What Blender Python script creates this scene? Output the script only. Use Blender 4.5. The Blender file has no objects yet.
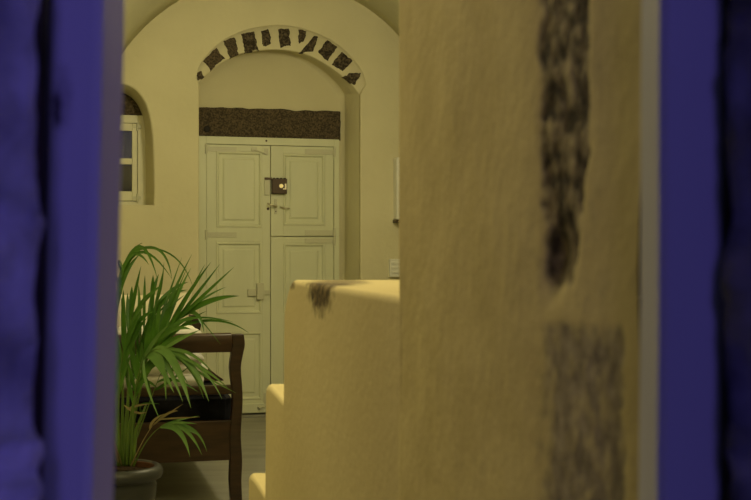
import bpy, bmesh, math, random
from mathutils import Vector, noise, Matrix
C = bpy.context.scene.collection
random.seed(7)
F = 1200.0; CX = 375.5; CY = 250.0; H = 1.31          # the place was surveyed from one point: eye height 1.31 m
def P(px, py, D):
    return Vector(((px-CX)/F*D, D, H-(py-CY)/F*D))

# ---------------------------------------------------------------- materials
def mat(name, col, rough=0.8, spec=0.3, metal=0.0):
    m = bpy.data.materials.new(name); m.use_nodes = True
    b = m.node_tree.nodes['Principled BSDF']
    b.inputs['Base Color'].default_value = (*col, 1)
    b.inputs['Roughness'].default_value = rough
    b.inputs['Specular IOR Level'].default_value = spec
    b.inputs['Metallic'].default_value = metal
    return m
def nd(m, t, **kw):
    n = m.node_tree.nodes.new(t)
    for k, v in kw.items(): setattr(n, k, v)
    return n
def noisy(m, col_a, col_b, scale=8, detail=5, stretch=(1, 1, 1), bump=0.0, bump_scale=60, dist=0.01, ramp=(0.35, 0.7), rot=(0, 0, 0)):
    """base colour from a noise between two colours, plus a bump"""
    nt = m.node_tree; L = nt.links.new
    b = nt.nodes['Principled BSDF']
    tc = nd(m, 'ShaderNodeTexCoord'); mp = nd(m, 'ShaderNodeMapping'); mp.inputs['Scale'].default_value = stretch
    mp.inputs['Rotation'].default_value = rot
    L(tc.outputs['Object'], mp.inputs['Vector'])
    n = nd(m, 'ShaderNodeTexNoise'); n.inputs['Scale'].default_value = scale; n.inputs['Detail'].default_value = detail
    L(mp.outputs[0], n.inputs['Vector'])
    r = nd(m, 'ShaderNodeValToRGB')
    r.color_ramp.elements[0].position = ramp[0]; r.color_ramp.elements[0].color = (*col_a, 1)
    r.color_ramp.elements[1].position = ramp[1]; r.color_ramp.elements[1].color = (*col_b, 1)
    L(n.outputs['Fac'], r.inputs[0]); L(r.outputs[0], b.inputs['Base Color'])
    if bump:
        n2 = nd(m, 'ShaderNodeTexNoise'); n2.inputs['Scale'].default_value = bump_scale; n2.inputs['Detail'].default_value = 6
        L(mp.outputs[0], n2.inputs['Vector'])
        bp = nd(m, 'ShaderNodeBump'); bp.inputs['Strength'].default_value = bump; bp.inputs['Distance'].default_value = dist
        L(n2.outputs['Fac'], bp.inputs['Height']); L(bp.outputs[0], b.inputs['Normal'])
    m['ramp'] = r.name
    return m

PL = (0.60, 0.56, 0.37); PL2 = (0.66, 0.62, 0.42)
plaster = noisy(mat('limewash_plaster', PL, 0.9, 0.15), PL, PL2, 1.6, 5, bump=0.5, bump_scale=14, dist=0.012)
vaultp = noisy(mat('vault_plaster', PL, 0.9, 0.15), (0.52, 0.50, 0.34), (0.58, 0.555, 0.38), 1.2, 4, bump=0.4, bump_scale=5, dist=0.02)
doorpaint = noisy(mat('cream_door_paint', (0.66, 0.68, 0.5), 0.5, 0.4), (0.62, 0.64, 0.46), (0.68, 0.70, 0.51), 5, 4, stretch=(1, 1, .3), bump=0.15, bump_scale=30, dist=0.003)
winpaint = noisy(mat('cream_window_paint', (0.70, 0.68, 0.5), 0.5, 0.4), (0.66, 0.65, 0.47), (0.72, 0.70, 0.52), 6, 4, bump=0.1, bump_scale=30, dist=0.003)
lava = noisy(mat('volcanic_stone', (0.06, 0.045, 0.03), 0.9, 0.2), (0.035, 0.028, 0.02), (0.17, 0.135, 0.085), 60, 8, bump=1.0, bump_scale=90, dist=0.012, ramp=(0.42, 0.72))
lava_red = noisy(mat('red_volcanic_stone', (0.1, 0.07, 0.04), 0.9, 0.2), (0.05, 0.040, 0.026), (0.17, 0.13, 0.08), 75, 8, bump=1.0, bump_scale=90, dist=0.012, ramp=(0.38, 0.72))
floor_m = noisy(mat('grey_cement_floor', (0.2, 0.19, 0.16), 0.55, 0.4), (0.22, 0.215, 0.18), (0.31, 0.30, 0.25), 2.2, 7, stretch=(1.0, 3.2, 1), bump=0.15, bump_scale=12, dist=0.004, ramp=(0.32, 0.7))
wood = noisy(mat('dark_walnut_wood', (0.06, 0.03, 0.015), 0.38, 0.5), (0.016, 0.0078, 0.004), (0.052, 0.024, 0.011), 5, 7, stretch=(1, 1, 7), bump=0.12, bump_scale=25, dist=0.002, ramp=(0.3, 0.7))
woodh = noisy(mat('dark_walnut_wood_board', (0.06, 0.03, 0.015), 0.36, 0.5), (0.019, 0.009, 0.0045), (0.062, 0.029, 0.013), 4, 7, stretch=(1, 1, 7), bump=0.12, bump_scale=25, dist=0.002, ramp=(0.3, 0.7))
darkcloth = noisy(mat('black_mattress_fabric', (0.008, 0.008, 0.01), 0.9, 0.1), (0.004, 0.004, 0.005), (0.02, 0.02, 0.028), 9, 4, bump=0.3, bump_scale=30, dist=0.01)
browncloth = noisy(mat('dark_brown_fabric', (0.03, 0.018, 0.013), 0.95, 0.1), (0.022, 0.012, 0.009), (0.05, 0.03, 0.022), 12, 4, bump=0.3, bump_scale=60, dist=0.005)
linen = noisy(mat('white_linen', (0.75, 0.74, 0.66), 0.85, 0.15), (0.68, 0.67, 0.6), (0.78, 0.77, 0.69), 9, 4, bump=0.5, bump_scale=16, dist=0.012)
creamcloth = noisy(mat('cream_cushion_fabric', (0.72, 0.68, 0.5), 0.9, 0.15), (0.64, 0.59, 0.42), (0.74, 0.69, 0.52), 7, 4, bump=0.4, bump_scale=14, dist=0.012)
potm = noisy(mat('grey_plastic_pot', (0.06, 0.065, 0.065), 0.42, 0.5), (0.028, 0.031, 0.032), (0.05, 0.054, 0.056), 6, 4, bump=0.1, bump_scale=30, dist=0.003)
potin = mat('terracotta_inner', (0.10, 0.04, 0.018), 0.8)
soilm = noisy(mat('potting_soil', (0.03, 0.02, 0.012), 1.0, 0.1), (0.012, 0.008, 0.005), (0.07, 0.045, 0.025), 60, 5, bump=1, bump_scale=80, dist=0.01)
def leafm(name, a, b):
    m = noisy(mat(name, a, 0.42, 0.4), a, b, 7, 3, ramp=(0.3, 0.7)); return m
leaf = leafm('palm_leaf', (0.04, 0.125, 0.012), (0.09, 0.24, 0.022))
leaf2 = leafm('pale_palm_leaf', (0.10, 0.22, 0.05), (0.17, 0.33, 0.08))
dryleaf = leafm('dry_palm_leaf', (0.20, 0.17, 0.07), (0.34, 0.27, 0.13))
stemm = leafm('palm_stem', (0.07, 0.14, 0.02), (0.13, 0.22, 0.035))
metal = mat('dark_bronze_lock', (0.055, 0.035, 0.02), 0.4, 0.5, 0.5)
metal_hi = mat('worn_steel', (0.6, 0.55, 0.42), 0.35, 0.5, 0.9)
brass = mat('brass_cylinder', (0.9, 0.8, 0.5), 0.3, 0.5, 0.8)
keyhole_m = mat('shadow_black_hole', (0.01, 0.01, 0.01), 0.9)
hw = mat('painted_hardware', (0.55, 0.55, 0.40), 0.45, 0.5)
whitebox = mat('white_enamel_box', (0.72, 0.72, 0.64), 0.4, 0.5)
framepaint = noisy(mat('white_frame_paint', (0.55, 0.55, 0.56), 0.55, 0.3), (0.50, 0.50, 0.52), (0.58, 0.58, 0.60), 9, 4, stretch=(1, 1, .25), bump=0.1, bump_scale=40, dist=0.002)
mortar = noisy(mat('brown_mortar_gap', (0.06, 0.045, 0.04), 0.95, 0.1), (0.04, 0.03, 0.027), (0.10, 0.075, 0.06), 30, 5, bump=0.8, bump_scale=60, dist=0.006)
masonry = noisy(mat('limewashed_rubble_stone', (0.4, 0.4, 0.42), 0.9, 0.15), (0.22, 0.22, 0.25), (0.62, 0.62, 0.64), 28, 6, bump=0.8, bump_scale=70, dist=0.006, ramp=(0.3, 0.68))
# glass of the little back window
glass = mat('window_glass', (0.75, 0.78, 0.85), 0.03, 0.5)
glass.node_tree.nodes['Principled BSDF'].inputs['Transmission Weight'].default_value = 1.0
glass.node_tree.nodes['Principled BSDF'].inputs['IOR'].default_value = 1.45
nightwall = mat('far_courtyard_wall', (0.10, 0.11, 0.17), 0.9)
nightwall2 = mat('far_pale_courtyard_block', (0.34, 0.36, 0.42), 0.9)

# ---------------------------------------------------------------- helpers
def obj(name, bm, m, parent=None, loc=(0, 0, 0), rotz=0.0, smooth=False, bevel=0, seg=2, angle=35):
    me = bpy.data.meshes.new(name)
    bmesh.ops.recalc_face_normals(bm, faces=bm.faces)
    bm.to_mesh(me); bm.free()
    mats = m if isinstance(m, (list, tuple)) else [m]
    for k in mats: me.materials.append(k)
    o = bpy.data.objects.new(name, me); C.objects.link(o)
    o.location = loc; o.rotation_euler = (0, 0, rotz)
    if parent is not None: o.parent = parent
    if smooth:
        for f in me.polygons: f.use_smooth = True
    if bevel:
        b = o.modifiers.new('bevel', 'BEVEL'); b.width = bevel; b.segments = seg; b.limit_method = 'ANGLE'; b.angle_limit = math.radians(angle)
        b.harden_normals = False
    return o
def empty(name, loc=(0, 0, 0), rotz=0.0):
    o = bpy.data.objects.new(name, None); C.objects.link(o); o.location = loc; o.rotation_euler = (0, 0, rotz)
    o.empty_display_size = 0.1
    return o
def tag(o, label=None, cat=None, group=None, kind=None):
    if label: o['label'] = label
    if cat: o['category'] = cat
    if group: o['group'] = group
    if kind: o['kind'] = kind
    return o
def box(bm, x0, x1, y0, y1, z0, z1):
    v = [bm.verts.new((x, y, z)) for z in (z0, z1) for y in (y0, y1) for x in (x0, x1)]
    for f in ((0, 1, 3, 2), (4, 6, 7, 5), (0, 4, 5, 1), (2, 3, 7, 6), (0, 2, 6, 4), (1, 5, 7, 3)):
        bm.faces.new([v[i] for i in f])
    return v
def cyl(bm, a, b, r, r2=None, n=14):
    a = Vector(a); b = Vector(b); r2 = r if r2 is None else r2
    d = (b-a).normalized(); s = d.orthogonal().normalized(); t = d.cross(s)
    A = [bm.verts.new(a+(s*math.cos(k*2*math.pi/n)+t*math.sin(k*2*math.pi/n))*r) for k in range(n)]
    B = [bm.verts.new(b+(s*math.cos(k*2*math.pi/n)+t*math.sin(k*2*math.pi/n))*r2) for k in range(n)]
    for k in range(n): bm.faces.new((A[k], A[(k+1) % n], B[(k+1) % n], B[k]))
    bm.faces.new(A[::-1]); bm.faces.new(B)
def tube(bm, pts, radii, n=8):
    rings = []
    for i, p in enumerate(pts):
        d = (pts[min(i+1, len(pts)-1)]-pts[max(i-1, 0)]).normalized()
        s = d.cross(Vector((0, 1, 0.01))).normalized(); t = d.cross(s)
        rings.append([bm.verts.new(p+(s*math.cos(k*2*math.pi/n)+t*math.sin(k*2*math.pi/n))*radii[i]) for k in range(n)])
    for i in range(len(rings)-1):
        for k in range(n): bm.faces.new((rings[i][k], rings[i][(k+1) % n], rings[i+1][(k+1) % n], rings[i+1][k]))
    bm.faces.new(rings[0][::-1]); bm.faces.new(rings[-1])
def crom(pts, n):
    """Catmull-Rom resampling of a list of tuples into n+1 points"""
    out = []; m = len(pts)-1
    for i in range(n+1):
        u = i/n*m; k = min(int(u), m-1); t = u-k
        p0 = pts[max(k-1, 0)]; p1 = pts[k]; p2 = pts[k+1]; p3 = pts[min(k+2, m)]
        out.append(tuple(0.5*((2*b)+(-a+c)*t+(2*a-5*b+4*c-d)*t*t+(-a+3*b-3*c+d)*t**3) for a, b, c, d in zip(p0, p1, p2, p3)))
    return out
def prism(bm, poly, y0, y1):
    """polygon in (x, z) given depth along y"""
    A = [bm.verts.new((x, y0, z)) for x, z in poly]; B = [bm.verts.new((x, y1, z)) for x, z in poly]
    n = len(poly)
    bm.faces.new(A); bm.faces.new(B[::-1])
    for k in range(n): bm.faces.new((A[k], B[k], B[(k+1) % n], A[(k+1) % n]))

# ---------------------------------------------------------------- back wall frame: s along the wall, d into it, z up
TH = math.radians(16); U = Vector((math.cos(TH), math.sin(TH), 0)); N = Vector((-math.sin(TH), math.cos(TH), 0))
O = Vector(((270-CX)/F*9.12, 9.12, 0))
def sz(px, py, d=0.0):
    r = Vector(((px-CX)/F, 1, -(py-CY)/F))
    Q = O+N*d
    t = Q.dot(N)/(r.dot(N))
    p = r*t
    return ((p-O).dot(U), p.z+H)
BW = dict(loc=O, rotz=TH)
def offs(loop, r):
    """move an open loop outwards (away from its inside) by r; ends keep z"""
    out = []; n = len(loop)
    for i, (s, z) in enumerate(loop):
        a = Vector(loop[max(i-1, 0)]); b = Vector(loop[min(i+1, n-1)])
        t = (b-a).normalized(); nn = Vector((-t.y, t.x))
        out.append((s+nn.x*r, z+nn.y*r))
    return out
ARC = 40
outer_px = [(196, 79), (200, 66), (210, 52.5), (226, 39), (247, 30), (272, 25.5), (295, 27), (318, 34), (338, 45), (353, 59), (362, 72), (366, 84)]
inner_px = [(199.5, 82), (206, 75), (218, 65), (237, 54.5), (258, 50), (281, 49), (302, 52), (318, 58.5), (332, 67), (344, 76), (353, 84), (360, 93)]
outer_arc = [sz(*p) for p in crom(outer_px, ARC)]
inner_arc = [sz(*p) for p in crom(inner_px, ARC)]
sL = sz(199, 200)[0]; sR = sz(360.5, 200)[0]
ND = 0.40
sRb = sz(343.5, 200, ND)[0]
def niche_loop(arc, d):
    zl = min(arc[0][1], inner_arc[0][1])-0.01; zr = inner_arc[-1][1]-0.01
    return [(sL, -0.05), (sL, zl)]+list(arc)+[(sR, zr), (sR, -0.05)]
Lout = niche_loop(outer_arc, 0); Lin = niche_loop(inner_arc, 0)
Lback = []
for s, z in Lin:
    f = (s-sL)/(sR-sL)
    Lback.append((s+f*(sRb-sR), z+(0.058*max(0, min(1, (z-2.2)/.5)))))
bm = bmesh.new()
def strip(bm, l0, d0, l1, d1):
    pass
def add_loop(bm, loop, d): return [bm.verts.new((s, d, z)) for s, z in loop]
def bridge(bm, A, B, closed=False):
    n = len(A)
    for k in range(n if closed else n-1):
        try: bm.faces.new((A[k], A[(k+1) % n], B[(k+1) % n], B[k]))
        except ValueError: pass
R = 0.014
loopA = add_loop(bm, offs(Lout, R*.6), -0.001)
l1 = add_loop(bm, offs(Lout, R*.15), R*.15)
l2 = add_loop(bm, Lout, R*.6)
l3 = add_loop(bm, Lout, 0.040)
l4 = add_loop(bm, offs(Lin, R*.7), 0.036)
l5 = add_loop(bm, offs(Lin, R*.2), 0.034+R*.25)
l6 = add_loop(bm, Lin, 0.034+R)
l7 = add_loop(bm, [tuple(Vector(a).lerp(Vector(b), .9)) for a, b in zip(Lin, Lback)], ND-.045)
l8 = add_loop(bm, Lback, ND-.012)
l9 = add_loop(bm, [(a[0]+(0.5*(sL+sR)-a[0])*.06, a[1]-.02) for a in Lback], ND)
for a, b in ((loopA, l1), (l1, l2), (l2, l3), (l3, l4), (l4, l5), (l5, l6), (l6, l7), (l7, l8), (l8, l9)): bridge(bm, a, b)
bm.faces.new(l9)
# window recess, arched
win_px = [(154, 205), (153.2, 160), (151.5, 130), (147.5, 110), (141.5, 97), (132.5, 88), (118.5, 83.5), (104, 86), (93, 95), (86, 109), (82, 130), (80.5, 160), (80, 203)]
wloop = [sz(*p) for p in crom(win_px, 36)][::-1]
WD = 0.22
wiR = sz(145.5, 150, WD)[0]; wR = wloop[-1][0]; wL = wloop[0][0]
zsill = wloop[-1][1]; wloop[0] = (wL, zsill)
def inset_w(loop):
    out = []
    for s, z in loop:
        f = (s-wL)/(wR-wL); g = max(0, (z-zsill-.45)/.45)
        out.append((s+f*(wiR-wR)*(1-.5*min(1, max(0, z-zsill-.4)/.3)), z-0.03*g))
    return out
wa = add_loop(bm, offs(wloop, R), 0); wb = add_loop(bm, offs(wloop, R*.3), R*.3); wc = add_loop(bm, wloop, R)
wd = add_loop(bm, inset_w(wloop), WD); we = add_loop(bm, inset_w(wloop), WD+.12)
wa[0].co.z -= R; wa[-1].co.z -= R
for a, b in ((wa, wb), (wb, wc), (wc, wd), (wd, we)): bridge(bm, a, b, True)
# outer outline with a notch for the niche
SW0, SW1, ZT = -2.2, 2.4, 3.9
o1 = [bm.verts.new((s, 0, z)) for s, z in ((SW0, -0.05), (SW0, ZT), (SW1, ZT), (SW1, -0.05))]
edges = []
chain = [o1[0], o1[1], o1[2], o1[3]]+loopA[::-1]
for k in range(len(chain)): edges.append(bm.edges.get((chain[k], chain[(k+1) % len(chain)])) or bm.edges.new((chain[k], chain[(k+1) % len(chain)])))
for k in range(len(wa)): edges.append(bm.edges.get((wa[k], wa[(k+1) % len(wa)])) or bm.edges.new((wa[k], wa[(k+1) % len(wa)])))
bmesh.ops.triangle_fill(bm, edges=edges, use_beauty=True, use_dissolve=False)
wall_back = obj('wall_back', bm, plaster, **BW)
for f in wall_back.data.polygons: f.use_smooth = len(f.vertices) == 4
tag(wall_back, kind='structure')

# stone arch over the niche
arch = empty('stone_arch', O, TH)
tag(arch, 'curved row of dark volcanic stones set in plaster above the door niche', 'stone arch')
SQ = [((24, 226), (42, 217), (50, 238), (30, 251)), ((50, 182), (93, 137), (124, 172), (76, 213)), ((122, 112), (160, 99), (174, 156), (143, 169)),
      ((186, 86), (229, 76), (244, 141), (197, 151)), ((255, 76), (281, 72), (292, 120), (260, 130)), ((317, 70), (353, 67), (359, 126), (322, 131)),
      ((389, 70), (416, 75), (407, 114), (389, 120)), ((443, 94), (457, 96), (441, 146), (394, 152)), ((492, 110), (525, 131), (492, 180), (457, 149)),
      ((545, 150), (581, 181), (546, 217), (507, 192)), ((570, 226), (612, 224), (586, 268), (547, 240))]
for si, qd in enumerate(SQ):
    c4 = [Vector(sz(190+x/3.571, 10+y/3.571, .03)) for x, y in qd]
    mc = (c4[0]+c4[1]+c4[2]+c4[3])/4; c4 = [mc+(c-mc)*1.1 for c in c4]
    bm = bmesh.new(); nu = nv = 18; grid = []
    for j in range(nv+1):
        row = []
        for i in range(nu+1):
            u, v = i/nu, j/nv
            p = c4[0].lerp(c4[1], u).lerp(c4[3].lerp(c4[2], u), v)
            e = min(u, 1-u, v, 1-v); w = .010 if si != 7 else .004
            jt = Vector((noise.fractal(Vector((p.x*26, p.y*26, si)), 1, 2, 3), noise.fractal(Vector((p.x*26, p.y*26, si+40)), 1, 2, 3)))
            p = p+jt*w
            bulge = 0.010*min(1, e*6)+0.005*noise.noise(Vector((p.x*45, p.y*45, si)))
            row.append(bm.verts.new((p.x, 0.036-max(bulge, -.001) if e > 0 else 0.042, p.y)))
        grid.append(row)
    for j in range(nv):
        for i in range(nu): bm.faces.new((grid[j][i], grid[j][i+1], grid[j+1][i+1], grid[j+1][i]))
    ext = bmesh.ops.extrude_edge_only(bm, edges=[e for e in bm.edges if len(e.link_faces) == 1])
    for v in ext['geom']:
        if isinstance(v, bmesh.types.BMVert): v.co.y = 0.06
    obj('voussoir', bm, lava_red if si in (0, 1, 2) else lava, arch, smooth=True)

# stone lintel
def rough_block(name, x0, x1, y0, y1, z0, z1, m, parent, res=0.012, amp=0.006, tilt=0.0, hole=None, **kw):
    bm = bmesh.new()
    nx = max(2, int((x1-x0)/res)); nz = max(2, int((z1-z0)/res)); g = []
    for j in range(nz+1):
        row = []
        for i in range(nx+1):
            x = x0+(x1-x0)*i/nx; z = z0+(z1-z0)*j/nz
            edge = min(i, nx-i, j, nz-j)
            w = noise.noise(Vector((x*9, z*9, 1)))*0.012 if edge == 0 else 0
            y = y0+amp*2*noise.noise(Vector((x*22, z*22, 0)))+amp*noise.noise(Vector((x*60, z*60, 0)))+(0.012 if edge == 0 else 0)
            if hole and (x-hole[0])**2+(z-hole[1])**2 < hole[2]**2: y += .026
            row.append(bm.verts.new((x, y, z+w+tilt*(x-x0))))
        g.append(row)
    for j in range(nz):
        for i in range(nx): bm.faces.new((g[j][i], g[j][i+1], g[j+1][i+1], g[j+1][i]))
    ext = bmesh.ops.extrude_edge_only(bm, edges=[e for e in bm.edges if len(e.link_faces) == 1])
    for v in ext['geom']:
        if isinstance(v, bmesh.types.BMVert): v.co.y = y1
    return obj(name, bm, m, parent, smooth=True, **kw)
lz1 = sz(270, 109, .36)[1]; lz0 = sz(270, 138.5, .36)[1]
hs = sz(207, 129, .36)
lint = rough_block('stone_lintel', sz(196.5, 120, .36)[0], sz(341, 120, .36)[0], .365, .41, lz0, lz1, lava_red, None, hole=(hs[0], hs[1], .02), loc=O, rotz=TH)
bm = bmesh.new(); cyl(bm, (hs[0], .352, hs[1]), (hs[0], .38, hs[1]), .026, n=18)  # near-black plug stands in for the shade inside the lintel's round hole
obj('hole_shade_plug', bm, mat('hole_shade_black', (.018, .014, .01), .7), lint, bevel=.006)
tag(lint, 'long dark brown volcanic stone lintel above the cream double door', 'lintel')

# ---------------------------------------------------------------- the double door
DF = .345                                   # face of leaves
door = empty('door_1', O, TH); tag(door, kind='structure')
X = lambda px: sz(px, 200, DF)[0]
Z = lambda px, py: sz(px, py, DF)[1]
fl, fr_ = X(200.5), X(337.5); ft = lz0+.004
dl, dm, dr = X(206.5), X(270.5), X(333.5)
dt = Z(240, 145); db = 0.03
bm = bmesh.new()
box(bm, fl-.03, dl-.003, DF-.012, .42, 0, ft)
box(bm, dr+.003, fr_+.012, DF-.012, .42, 0, ft)
box(bm, dl-.003, dr+.003, DF-.012, .42, dt+.003, ft)
obj('door_frame', bm, doorpaint, door, bevel=.003)
bm = bmesh.new(); box(bm, fl-.03, fr_+.012, DF-.05, .42, -.03, .018)
obj('threshold', bm, floor_m, door, bevel=.004)
def leaf_mesh(x0, x1, z0, z1, panels):
    """frame-and-panel leaf: panels = (x0,x1,z0,z1)"""
    bm = bmesh.new(); T = .035
    px0 = min(p[0] for p in panels); px1 = max(p[1] for p in panels)
    box(bm, x0, px0, DF, DF+T, z0, z1); box(bm, px1, x1, DF, DF+T, z0, z1)
    ps = sorted(panels, key=lambda p: p[2]); zz = z0
    for p in ps:
        box(bm, px0, px1, DF, DF+T, zz, p[2]); zz = p[3]
    box(bm, px0, px1, DF, DF+T, zz, z1)
    for a, b, c, d in ps:
        rings = []
        for ins, dep in ((0, .001), (.006, -.005), (.016, -.005), (.024, .011), (.052, .011), (.066, .003)):
            rings.append([bm.verts.new((x, DF+dep, z)) for x, z in ((a+ins, c+ins), (b-ins, c+ins), (b-ins, d-ins), (a+ins, d-ins))])
        for r0, r1 in zip(rings, rings[1:]): bridge(bm, r0, r1, True)
        bm.faces.new(rings[-1])
    return bm
lp = (X(216), X(262)); rp = (X(283), X(325))
zt = Z(240, 151.5), Z(240, 227.5); zm = Z(240, 242), Z(240, 314); zb = Z(240, 332), Z(250, 400)
zsplit = Z(300, 236.5)
for nm, x0, x1, z0, z1, pan in (
        ('door_leaf', dl, dm-.0025, db, dt, [(lp[0], lp[1], zt[1], zt[0]), (lp[0], lp[1], zm[1], zm[0]), (lp[0], lp[1], zb[1], zb[0])]),
        ('door_leaf', dm+.0025, dr, zsplit+.003, dt, [(rp[0], rp[1], Z(300, 225.5), Z(300, 154))]),
        ('door_leaf', dm+.0025, dr, db, zsplit-.003, [(rp[0], rp[1], zm[1], zm[0]-.01), (rp[0], rp[1], zb[1], zb[0])])):
    o = obj(nm, leaf_mesh(x0, x1, z0, z1, pan), doorpaint, door)
    b = o.modifiers.new('b', 'BEVEL'); b.width = .002; b.segments = 1; b.angle_limit = math.radians(50)
    if x0 == dl:
        left_leaf = o; hg = [(dl, Z(206, 148.5), 1), (dl, Z(206, 234.5), 1)]
    elif z1 == dt:
        right_leaf = o; hg = [(dr, Z(333, 152), -1), (dr, Z(333, 232.5), -1)]
    else:
        lower_leaf = o; hg = [(dr, Z(333, 240.5), -1), (dr, .35, -1)]
    for hx, hz, sgn in hg:
        bm = bmesh.new()
        a, b_ = sorted((hx+sgn*.005, hx+sgn*.235))
        box(bm, a, b_, DF-.007, DF+.0, hz-.022, hz+.018)
        a, b_ = sorted((hx+sgn*.03, hx+sgn*.2))
        box(bm, a, b_, DF-.009, DF-.006, hz-.004, hz+.002)
        cyl(bm, (hx-sgn*.004, DF-.012, hz-.04), (hx-sgn*.004, DF-.012, hz+.035), .011)
        cyl(bm, (hx+sgn*.12, DF-.011, hz), (hx+sgn*.12, DF, hz), .005)
        h = obj('strap_hinge', bm, hw, o, bevel=.0015)
# the kick rail under the leaves on the left leaf
bm = bmesh.new(); box(bm, dl+.005, dm-.02, DF-.014, DF, db+.0, db+.075)
obj('weather_board', bm, doorpaint, left_leaf, bevel=.005)
# latch plate at the top, drawn bolt in the middle, foot bolt
bm = bmesh.new()
a = Vector((X(252.5), DF-.012, Z(254, 149.5))); b = Vector((X(266), DF-.012, Z(266, 154)))
cyl(bm, a, b, .006); cyl(bm, (a.x, DF, a.z), (a.x, DF-.02, a.z), .012); box(bm, X(251.5), X(257), DF-.006, DF, Z(254, 152), Z(254, 147)); box(bm, X(264), X(268), DF-.006, DF, Z(266, 155), Z(266, 148.5))
obj('top_latch', bm, hw, left_leaf)
bm = bmesh.new()
box(bm, X(247.5), X(256), DF-.02, DF, Z(250, 296), Z(250, 289)); box(bm, X(256.5), X(263.5), DF-.03, DF, Z(260, 299.5), Z(260, 283)); box(bm, X(263), X(269), DF-.018, DF, Z(262, 294.5), Z(262, 290))
obj('slide_bolt', bm, hw, left_leaf, bevel=.003)
bm = bmesh.new()
box(bm, X(263.5), X(266), DF-.014, DF, Z(262, 406), Z(262, 393)); cyl(bm, (X(260), DF-.02, Z(262, 407)), (X(267), DF-.02, Z(262, 405)), .008)
cyl(bm, (X(258), DF-.03, Z(262, 408)), (X(260), DF-.02, Z(262, 407)), .016)
obj('foot_bolt', bm, hw, left_leaf)
bm = bmesh.new(); cyl(bm, (X(266), DF-.016, Z(266, 141)), (X(266), DF-.01, Z(266, 141)), .008)
obj('screw_head', bm, metal, door)
# rim lock with keeper
bm = bmesh.new(); box(bm, X(264), X(269.8), DF-.02, DF, Z(267, 195), Z(267, 180)); box(bm, X(264.5), X(271), DF-.022, DF, Z(267, 180), Z(267, 177.8))
kp = obj('lock_keeper', bm, [hw], left_leaf, bevel=.002)
bm = bmesh.new(); box(bm, X(264), X(271.2), DF-.026, DF-.02, Z(267, 180), Z(267, 177.6)); obj('keeper_rim', bm, metal, left_leaf)
bm = bmesh.new(); box(bm, X(271.2), X(286), DF-.045, DF, Z(279, 194), Z(279, 179))
for q in range(4): box(bm, X(272+3.6*q), X(274.4+3.6*q), DF-.038, DF-.01, Z(279, 179), Z(279, 178.0))
lk = obj('rim_lock', bm, metal, right_leaf, bevel=.006, seg=3)
bm = bmesh.new(); c = (X(280), Z(280, 186.3)); cyl(bm, (c[0], DF-.045, c[1]), (c[0], DF-.056, c[1]), .016, n=20)
obj('lock_cylinder', bm, brass, right_leaf)
bm = bmesh.new(); box(bm, X(283.6), X(285.2), DF-.052, DF-.044, Z(284, 189.5), Z(284, 184)); box(bm, X(281.8), X(285.2), DF-.050, DF-.044, Z(284, 189.8), Z(284, 188.6))
obj('lock_lever', bm, metal_hi, right_leaf)
bm = bmesh.new(); box(bm, X(274), X(277.2), DF-.008, DF, Z(275, 214), Z(275, 199))
hp = obj('handle_plate', bm, hw, right_leaf, bevel=.003)
bm = bmesh.new()
tube(bm, [Vector((X(275.5), DF, Z(275, 206.6))), Vector((X(275.5), DF-.035, Z(275, 206.6))), Vector((X(272), DF-.05, Z(272, 206))), Vector((X(266), DF-.05, Z(266, 203.6)))], [.008, .008, .007, .006])
tube(bm, [Vector((X(280), DF-.006, Z(280, 207))), Vector((X(284), DF-.03, Z(284, 208.4))), Vector((X(289), DF-.03, Z(289, 208.6)))], [.006, .006, .005])
obj('lever_handle', bm, metal_hi, right_leaf, smooth=True)
bm = bmesh.new(); cyl(bm, (X(275.6), DF-.010, Z(275, 211.5)), (X(275.6), DF-.007, Z(275, 211.5)), .005); cyl(bm, (X(268), DF-.004, Z(268, 208.8)), (X(268), DF+.0, Z(268, 208.8)), .011)
obj('keyhole', bm, metal, right_leaf)

# ---------------------------------------------------------------- arched window on the left
win = empty('window_1', O, TH); tag(win, kind='structure')
wx = lambda px: sz(px, 160, WD-.01)[0]
wz = lambda px, py: sz(px, py, WD-.01)[1]
top = wz(140, 115.5); bot = zsill+.003
mid = (wL+wiR)/2
bm = bmesh.new()
f0 = wx(137.5)
wl2 = 2*mid-f0
box(bm, f0, wiR+.005, WD-.02, WD+.06, bot, top); box(bm, wL-.005, wl2, WD-.02, WD+.06, bot, top)
box(bm, wl2, f0, WD-.02, WD+.06, top-.06, top); box(bm, wl2, f0, WD-.02, WD+.06, bot, bot+.03)
obj('window_frame', bm, winpaint, win, bevel=.004)
for sg in (1, -1):
    bm = bmesh.new()
    xo = f0-.004 if sg == 1 else wl2+.004
    xi = mid+.002*sg
    a, b = sorted((xo, xi))
    st = .038
    zt_, zb_ = top-.064, bot+.034
    box(bm, a, a+st, WD-.03, WD+.01, zb_, zt_); box(bm, b-st, b, WD-.03, WD+.01, zb_, zt_)
    pz = [wz(130, 131), wz(130, 158.5), wz(130, 164.5), wz(130, 191.5)]
    box(bm, a+st, b-st, WD-.03, WD+.01, pz[0], zt_); box(bm, a+st, b-st, WD-.025, WD+.008, pz[2], pz[1]); box(bm, a+st, b-st, WD-.03, WD+.01, zb_, pz[3])
    cs = obj('casement', bm, winpaint, win, bevel=.004)
    for q0, q1 in ((pz[1], pz[0]), (pz[3], pz[2])):
        bm = bmesh.new(); box(bm, a+st-.004, b-st+.004, WD-.008, WD-.003, q0-.004, q1+.004)
        obj('pane', bm, glass, cs)
    for hz in (wz(139, 127), wz(139, 198)):
        bm = bmesh.new(); xh = xo
        cyl(bm, (xh, WD-.034, hz-.03), (xh, WD-.034, hz+.03), .008); box(bm, xh-.03, xh+.03, WD-.034, WD-.02, hz-.012, hz+.012)
        obj('window_hinge', bm, hw, cs)
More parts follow.
